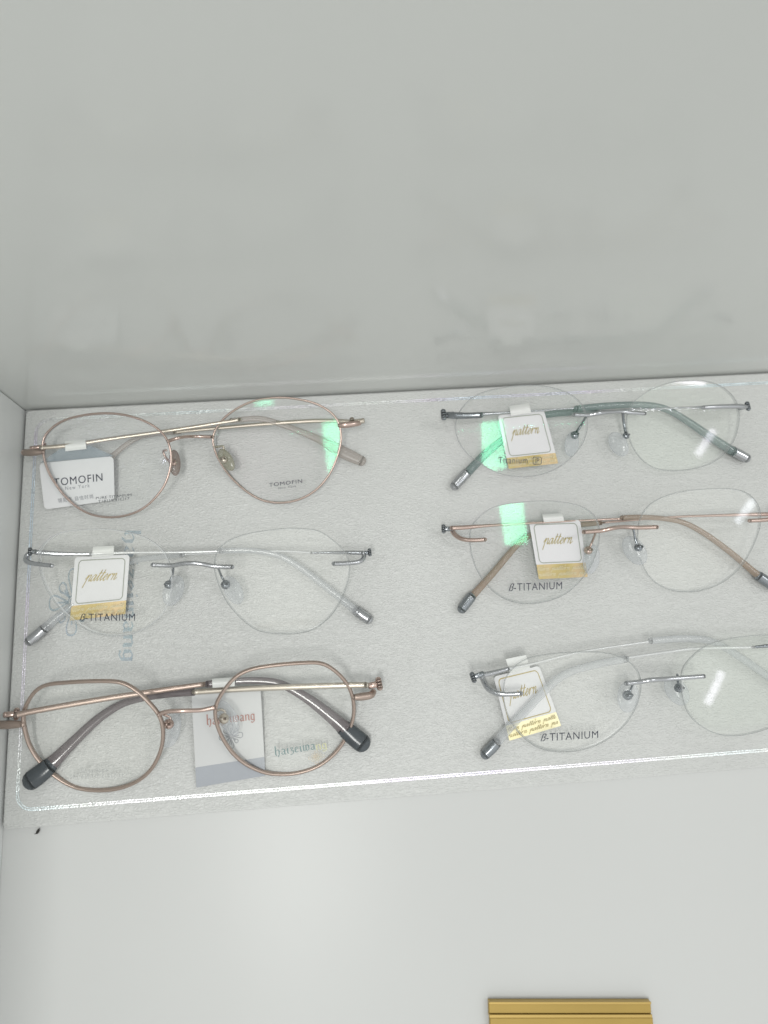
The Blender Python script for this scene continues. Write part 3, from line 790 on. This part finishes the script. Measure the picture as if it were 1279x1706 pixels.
# ---- E: rimless rose gold
E = glasses('rimless eyeglasses with rose gold bridge, amber temple sleeves and a square tag', (1020, 930))
oEL = [(782, 882), (794, 864), (810, 850), (831, 841), (876, 835), (911, 833.5), (946, 837), (970, 843), (988, 855), (998, 873), (1000, 895), (994, 922), (981.5, 950), (958, 978), (934.6, 994.7), (906, 1004), (880, 1007), (855, 1004), (831, 994), (810, 975), (793, 950), (783, 917)]
oER = [(1066.6, 863), (1078.7, 843.5), (1103, 828), (1139, 818), (1178, 814), (1211.6, 813), (1240.6, 818), (1257.5, 831), (1267, 848), (1268, 872.5), (1261, 898), (1245, 930.5), (1226, 954.6), (1199.5, 974), (1168, 985), (1139, 987), (1110, 982), (1085, 966), (1069, 940), (1062, 911), (1062, 884.6)]
EL = Lens(oEL, (890, 920), .013, 13, -4, .2, hit=(855, 867), lamp=P1, zh=.0155)
ER = Lens(oER, (1165, 900), .0135, 21, -3, .2)
DBG += [('EL', EL), ('ER', ER)]
lo = EL.build(E, M['lens_green'], M['edge']); ER.build(E, M['lens_plain'], M['edge'])
ink('printed_lettering', TI, Q((847, 985), (936, 981), (936, 969), (847, 972)), EL.surf, M['blackink'], lo)
tube('bridge', [zz(EL, 972, 886.5, .9), zz(EL, 1002, 884, .9), (1020, 880, EL.pt(1000, 884).z * 1000 + 1.8), (1038, 878, ER.pt(1063, 879).z * 1000 + 1.8), zz(ER, 1062, 879, .9), zz(ER, 1094, 878, .9)], 0.94, M['rose'], E)
tube('end_piece', [zz(EL, 808, 899, .9), zz(EL, 790, 900, .9), zz(EL, 772, 898.5, .6), zz(EL, 759, 892, -1), zz(EL, 752, 882, -3)], [0.90, 0.90, 0.96, 1.08, 1.08], M['rose'], E)
tube('end_piece', [zz(ER, 1248, 867.5, .9), zz(ER, 1268, 866.5, .9), zz(ER, 1285, 864, .4), zz(ER, 1291, 858, -3)], [0.84, 0.90, 1.02, 1.02], M['rose'], E)
hinge(E, (747, 881), EL.pt(782, 885).z * 1000 - 3, M['gun'], 178, 1.0, 4.5)
hinge(E, (1292, 857), ER.pt(1262, 860).z * 1000 - 3, M['gun'], 3, 1.0, 4.5)
t = tube('temple', [(752, 879.5, 12), (775, 878.5, 12), (829, 874.5, 11), (930, 869, 9.5), (1038, 864, 8)], [.95, .95, .6, .5, .5], M['rose'], E, .8)
tube('temple_sleeve', [(1036, 862.5, 8.2), (1066.6, 861.6, 8), (1105, 864, 7.6), (1139, 871, 7), (1175, 890, 6), (1211.6, 916.5, 5), (1240, 940, 4.2), (1266, 962, 3.6)], [1.12, 1.18, 1.18, 1.23, 1.29, 1.34, 1.46, 1.68], M['sleeve_brown'], t)
tube('temple_tip', [(1264, 960, 3.6), (1276, 968, 3.4), (1290, 978, 3.2)], [2.26, 2.32, 2.20], M['gun'], t, .9)
t = tube('temple', [(1285, 857, 12), (1262, 857, 11.5), (1199.5, 858.5, 10.5), (1115, 861.6, 8), (1000, 871, 5)], [.95, .9, .6, .5, .5], M['rose'], E, .8)
tube('temple_sleeve', [(1000, 871, 5), (960, 875, 4.7), (915, 882, 4.4), (883, 892, 4.2), (864, 905, 4), (841, 931, 3.6), (820, 956, 3.2), (784, 996, 2.8)], [1.18, 1.18, 1.23, 1.29, 1.34, 1.46, 1.51, 1.68], M['sleeve_brown'], t)
tube('temple_tip', [(785, 994, 2.9), (778, 1003, 2.8), (769, 1015, 2.7)], [2.20, 2.26, 2.07], M['gun'], t, .9)
nose(E, (985, 932), 8, 7, 12, -22, 20, M['pad'], M['rose'], [zz(EL, 992, 887, -1), (986, 903, 10), (980, 916, 9.5)], (979.7, 917), 1.9)
nose(E, (1057, 917), 8, 7.5, 12.5, 25, -25, M['pad'], M['gun'], [zz(ER, 1054.5, 880, -1), (1058, 898, 10), (1062, 910, 9.5)], (1063, 912), 1.9)

# ---- F: rimless, clear temples, pushed askew
Fg = glasses('rimless eyeglasses with arching clear sleeves crossing a gold-banded tag, nearest the foil line', (1100, 1160))
oFL = [(838, 1141), (842, 1128), (855, 1112), (876, 1098), (908, 1090.7), (950, 1087), (981.7, 1086), (1009, 1087.5), (1032, 1093), (1052, 1104), (1066, 1122), (1069, 1146), (1062, 1175), (1047, 1202), (1025.6, 1223.6), (999, 1240.5), (970, 1250.7), (939.4, 1254), (907.8, 1251), (884.5, 1240.5), (861, 1219), (845, 1194), (838, 1167)]
oFR = [(1136.7, 1117), (1149, 1098), (1173, 1077.5), (1199.5, 1067), (1235.8, 1060), (1279, 1057), (1320, 1060), (1345, 1073), (1360, 1096), (1361, 1125), (1350, 1158), (1330, 1186), (1305, 1205), (1279, 1215), (1252.7, 1223), (1223.7, 1227), (1194.7, 1224), (1170.5, 1212), (1151, 1194.6), (1140, 1170.5), (1136, 1144)]
FL = Lens(oFL, (955, 1170), .012, 20, -6, .2)
FR = Lens(oFR, (1245, 1140), .012, 16, 4, .2, hit=(1192, 1147), lamp=P3, zh=.0125)
DBG += [('FL', FL), ('FR', FR)]
lo = FL.build(Fg, M['lens_plain'], M['edge']); FR.build(Fg, M['lens_tint'], M['edge'])
ink('printed_lettering', TI, Q((900, 1235), (996, 1229), (996, 1217), (900, 1222)), FL.surf, M['blackink'], lo)
tube('bridge', [zz(FL, 1042, 1138.5, .9), zz(FL, 1068, 1135.5, .9), (1085, 1132.5, FL.pt(1065, 1135).z * 1000 + 1.8), (1110, 1131, FR.pt(1138, 1129).z * 1000 + 1.6), zz(FR, 1139, 1129, .9), zz(FR, 1172, 1126.5, .9)], 0.94, M['steel'], Fg)
tube('end_piece', [zz(FL, 868, 1155, .9), zz(FL, 844, 1156.5, .9), zz(FL, 827, 1154.5, .6), zz(FL, 812, 1146, -1), zz(FL, 803, 1129, -3.5)], [0.96, 0.96, 1.14, 1.20, 1.20], M['steel'], Fg)
hinge(Fg, (797, 1125), 14, M['gun'], 195, 1.1, 4.5)
t = tube('temple', [(800, 1125, 12), (820, 1121, 12), (846.5, 1114, 11.5)], [1.0, 1.0, .8], M['steel'], Fg, .8)
tube('temple_wire', [(846, 1114, 11.5), (881, 1107, 11), (970, 1085.5, 10), (1086, 1068, 9)], 0.52, M['whitewire'], t, .8)
tube('temple_sleeve', [(1084, 1067.5, 9), (1112, 1065, 8.6), (1139, 1063.5, 8.2), (1175, 1066, 7.5), (1204, 1077, 6.8), (1236, 1097, 5.6), (1272, 1122, 4.5), (1310, 1149, 3.4)], [1.42, 1.49, 1.55, 1.55, 1.55, 1.62, 1.69, 1.89], M['sleeve'], t)
tube('temple_tip', [(1308, 1148, 3.4), (1330, 1163, 3.1)], [2.26, 2.20], M['steel'], t, .9)
t = tube('temple', [(1330, 1073, 12), (1290, 1075, 11.5), (1254, 1078, 11)], [.9, .85, .5], M['gun'], Fg, .8)
tube('temple_wire', [(1256, 1078, 11), (1163, 1080, 9.5), (1115, 1085.5, 9), (1042, 1096, 8)], 0.63, M['whitewire'], t, .8)
tube('temple_sleeve', [(1042, 1098, 7.8), (1005, 1104, 7.4), (970, 1112.5, 7), (950, 1119, 6.8), (929, 1131, 6.4), (908, 1150, 6), (882, 1177, 5.2), (855, 1205, 4.4), (825, 1239, 3.4)], [1.55, 1.62, 1.62, 1.62, 1.69, 1.69, 1.76, 1.82, 2.03], M['sleeve'], t)
tube('temple_tip', [(826, 1238, 3.4), (819, 1246, 3.2), (808, 1257, 3)], [2.26, 2.32, 2.13], M['gun'], t, .9)
nose(Fg, (1046, 1160), 8, 8.5, 12, -18, 12, M['pad'], M['gun'], [zz(FL, 1055, 1137, -1), (1051, 1147, 9.8), (1046, 1157, 9.5)], (1045, 1158), 2.1)
nose(Fg, (1127, 1151), 8, 7.5, 11.5, 25, -20, M['pad'], M['gun'], [zz(FR, 1128, 1124, -.5), (1129, 1135, 10.5), (1130, 1146, 9.5)], (1130.5, 1146), 2.0)
hinge(Fg, (1338, 1072), 12.5, M['gun'], 5, 1.0, 4.5)


# ------------------------------------------------------------------ hang tags
class Card:
    """quad px: bottom left, bottom right, top right, top left; zb / zt heights mm"""

    def __init__(s, quad, zb, zt, curl=.8):
        s.q = quad; s.zb = zb; s.zt = zt; s.curl = curl

    def st(s, a, b, off=0.0):
        u = [(s.q[0][i] * (1 - a) + s.q[1][i] * a) * (1 - b) + (s.q[3][i] * (1 - a) + s.q[2][i] * a) * b for i in (0, 1)]
        z = s.zb * (1 - b) + s.zt * b + s.curl * 4 * b * (1 - b) * .5
        return at(u[0], u[1], (z + off) / 1000)

    def sheet(s, name, mat, parent, a0=0, b0=0, a1=1, b1=1, r=.07, th=.4, off=0.0, asp=1.0):
        prof = []
        for (cx_, cy_, ang) in ((a1 - r, b1 - r * asp, 0), (a0 + r, b1 - r * asp, 90), (a0 + r, b0 + r * asp, 180), (a1 - r, b0 + r * asp, 270)):
            for j in range(7):
                t_ = math.radians(ang + 15 * j); prof.append((cx_ + r * math.cos(t_), cy_ + r * asp * math.sin(t_)))
        n = len(prof); cx_, cy_ = (a0 + a1) / 2, (b0 + b1) / 2; ks = (1, .75, .5, .25); V = []; Fc = []
        for o_ in (off, off - th):
            for k in ks:
                for (x, y) in prof: V.append(s.st(cx_ + (x - cx_) * k, cy_ + (y - cy_) * k, o_))
            V.append(s.st(cx_, cy_, o_))
        L = len(ks) * n + 1
        for i in range(len(ks) - 1):
            for j in range(n):
                a, b = i * n + j, i * n + (j + 1) % n
                Fc.append((a, b, b + n, a + n)); Fc.append((L + a + n, L + b + n, L + b, L + a))
        for j in range(n):
            i = (len(ks) - 1) * n; Fc.append((i + j, i + (j + 1) % n, L - 1)); Fc.append((L + i + (j + 1) % n, L + i + j, 2 * L - 1))
            Fc.append(((j + 1) % n, j, L + j, L + (j + 1) % n))
        return mesh(name, V, Fc, mat, parent, False)

    def ink(s, name, d2, a0, b0, a1, b1, mat, parent, lift=.12, rot=0):
        vs, fs, lay = d2
        x0 = min(v[0] for v in vs); x1 = max(v[0] for v in vs); y0 = min(v[1] for v in vs); y1 = max(v[1] for v in vs)
        out = [s.st(a0 + (a1 - a0) * (x - x0) / (x1 - x0), b0 + (b1 - b0) * (y - y0) / (y1 - y0), lift + .004 * k) for (x, y), k in zip(vs, lay)]
        ff = []
        for f in fs:
            a, b, c = out[f[0]], out[f[1]], out[f[2]]; ff.append(f if (b - a).cross(c - a).z > 0 else tuple(reversed(f)))
        return mesh(name, out, ff, mat, parent, False)


def strap(parent, quad, zt, zb, mat=None, over=1.6):
    """flat loop folded over the temple"""
    V = []; Fc = []; n = 10
    for side in (0, 1):
        for i in range(n + 1):
            t_ = i / n
            for a in (0, 1):
                u = [(quad[3][k] * (1 - a) + quad[2][k] * a) * (1 - t_) + (quad[0][k] * (1 - a) + quad[1][k] * a) * t_ for k in (0, 1)]
                z = zt * (1 - t_) + zb * t_ + over * math.sin(math.pi * t_) * .8
                V.append(at(u[0], u[1], (z - .35 * side) / 1000))
    m = 2 * (n + 1)
    for i in range(n):
        q = 2 * i; Fc.append((q, q + 2, q + 3, q + 1)); Fc.append((m + q, m + q + 1, m + q + 3, m + q + 2))
        Fc.append((q, m + q, m + q + 2, q + 2)); Fc.append((q + 1, q + 3, m + q + 3, m + q + 1))
    Fc.append((0, 1, m + 1, m)); Fc.append((2 * n, m + 2 * n, m + 2 * n + 1, 2 * n + 1))
    return mesh('strap', V, Fc, mat or M['strap'], parent, False)


PAT = ribbon2d(strokes_word('pattern', SCRIPT, .55, 5), .2, .07, 35)


def band_words():
    parts = []; rnd = random.Random(3)
    for i in range(3):
        for j in range(3):
            parts.append((PAT, (i * 6.6 - j * 1.9, j * 2.3 + i * .0, 1, 1)))
    return merge2d(*parts)


BW = band_words()


def clip2d(d2, x0, x1, y0, y1):
    vs, fs, ly = d2
    keep = [f for f in fs if all(x0 <= vs[i][0] <= x1 and y0 <= vs[i][1] <= y1 for i in f)]
    used = sorted({i for f in keep for i in f}); mp = {i: k for k, i in enumerate(used)}
    return [vs[i] for i in used], [tuple(mp[i] for i in f) for f in keep], [ly[i] for i in used]


BWC = clip2d(BW, .5, 15.5, -.9, 4.6)


def pattern_tag(label, quad, zb, zt, strap_q, sz, bandfrac=.17, lit=False, txt=(.17, .5, .8, .78)):
    r = empty('hang_tag', at(quad[0][0], quad[0][1], 0))
    tag(r, label, 'tag', 'paper tags hanging from the eyeglass temples')
    c = Card(quad, zb, zt)
    c.sheet('card', M['card'], r, 0, bandfrac + .0, 1, 1, .06, .35)
    c.sheet('foil_band', M['band_lit' if lit else 'band'], r, .004, 0, .996, bandfrac + .03, .012, .3, .06)
    c.ink('band_lettering', BWC, .02, .012, .97, bandfrac + .015, M['goldink' if lit else 'lightink'], r, .14)
    v_, f_ = round_line(.07, bandfrac + .05, .93, .95, .07, .016, 0, 6)
    c.ink('border_line', ([(a, b) for a, b, _ in v_], f_, [0] * len(v_)), .07, bandfrac + .05, .93, .95, M['goldink' if lit else 'borderink'], r, .08)
    c.ink('lettering', PAT, *txt, M['goldink'], r, .1)
    strap(r, strap_q, *sz)
    return r


# tag A
r = empty('hang_tag', at(130, 840, 0))
tag(r, 'rounded white card tag reading TOMOFIN New York under the thin rose gold eyeglasses', 'tag', 'paper tags hanging from the eyeglass temples')
c = Card(Q((74, 849), (191, 833), (189, 760), (65, 772)), 3.9, 5.8, .5)
c.sheet('card', M['card'], r, r=.06, asp=1.6)
c.ink('lettering', font2d('TOMOFIN', 0, 1.12), .17, .47, .84, .64, M['blackink'], r)
c.ink('small_lettering', font2d('New York', 0, 1.35), .32, .36, .66, .44, M['greyink'], r)
c.ink('fine_print', font2d('锦尼克 自信时尚', -.1, 1.2), .2, .1, .7, .2, M['greyink'], r)
c2 = Card(Q((66, 771), (190, 760), (150, 742), (100, 748)), 5.9, 11, .2); c2.sheet('tag_neck', M['filmy'], r, r=.05, th=.2)
strap(r, Q((109, 752), (144, 748), (142, 732), (108, 735)), 11.5, 11.5)
pattern_tag('upright square white pattern tag on the clear-temple eyeglasses beside the side wall', Q((116, 1034), (209, 1023), (216, 924), (125, 928)), 2.6, 8.5, Q((153, 929), (189, 925), (190, 909), (155, 911)), (11.5, 10.0), .2)
pattern_tag('tilted square pattern tag on the smoky green eyeglasses, beside a green lens reflection', Q((847, 781), (930, 772), (906, 684), (829, 692)), 5.5, 9, Q((851, 693), (885, 688), (880, 671), (848, 677)), (9.8, 9.8), .17)
pattern_tag('square pale lilac white tag reading pattern on the rimless rose gold eyeglasses', Q((897, 965), (979, 961), (966, 866), (881, 869)), 5.5, 9.5, Q((906, 870), (940, 868), (936, 855), (903, 857)), (10.2, 10.2), .22)
pattern_tag('tilted glossy tag with bright gold band, crossed by a clear temple sleeve', Q((848, 1234), (935, 1209), (898, 1109), (822, 1127)), 1.2, 3.0, Q((850, 1122), (883, 1113), (876, 1091), (842, 1098)), (11.5, 6.5), .2, True)
# tag C
r = empty('hang_tag', at(385, 1300, 0))
tag(r, 'large pale card tag with red blackletter name, flower emblem and grey band', 'tag', 'paper tags hanging from the eyeglass temples')
c = Card(Q((327, 1312), (442, 1292), (434, 1147), (319, 1157)), .9, 5, .6)
c.sheet('card', M['card_back'], r, 0, .2, 1, 1, .01, .35); c.sheet('grey_band', M['band_grey'], r, 0, 0, 1, .215, .01, .3, .05)
c.ink('lettering', ribbon2d(strokes_word('haizeiwang', BLACK, 0, 0), .2, .06, 40), .2, .62, .89, .77, M['redink'], r)
c.ink('flower_emblem', flower2d(), .36, .36, .71, .64, M['greyink'], r)
strap(r, Q((354, 1146), (391, 1143), (391, 1128), (353, 1131)), 9.2, 9.2)

# ------------------------------------------------------------------ gold label holder and the fleck
g = empty('label_holder', at(945, 1690, 0))
tag(g, 'brushed gold metal holder with a stepped edge lying in front of the mat', 'holder')
zb_ = -.003
a_, b_ = at(812, 1663, -.003), at(1079, 1663, -.003)
ux = (b_ - a_); LEN = ux.length; ux.normalize(); uy = Vector((-ux.y, ux.x, 0))
Rg = Matrix((ux, uy, Vector((0, 0, 1)))).transposed()


def gbox(mb, x, y0, y1, z0, z1, x2=None):
    X1 = LEN if x2 is None else x2
    c_ = a_ * 1; c_.z = 0
    mb.box(c_ + ux * ((x + X1) / 2) + uy * ((y0 + y1) / 2) + Vector((0, 0, (z0 + z1) / 2)), X1 - x, abs(y1 - y0), z1 - z0, Rg, .1)


m = MB(); gbox(m, 0, -.0041, -.0007, zb_ + .0001, -.0004); m.build('ledge', M['gold'], g, False)
m = MB(); gbox(m, 0, -.0008, .0, zb_ + .0001, .0); m.build('lip', M['gold_edge'], g, False)
m = MB(); gbox(m, 0, -.0053, -.0042, zb_ + .0001, .0002); m.build('rib', M['gold_edge'], g, False)
m = MB(); gbox(m, .0003, -.034, -.0054, zb_ + .0001, -.0003, LEN + .0004); m.build('face_plate', M['gold'], g, False)
sp = MB(); P = at(63, 1385, -.0022)
sp.ball(P, (.0006, .0011, .0005), Matrix.Rotation(-.5, 3, 'Z'), 9, 6)
sp.tube([P + Vector((0, 0, 0)), P + Vector((-.0008, -.0008, -.0002)), P + Vector((-.0014, -.001, -.0006))], .00013, 1, 5)
sp.tube([P + Vector((0, .0004, 0)), P + Vector((.0005, .0012, -.0002))], .00012, 1, 5)
tag(sp.build('dark_fleck', M['dark']), 'tiny dark crumb on the white shelf just past the near corner of the mat', 'crumb')
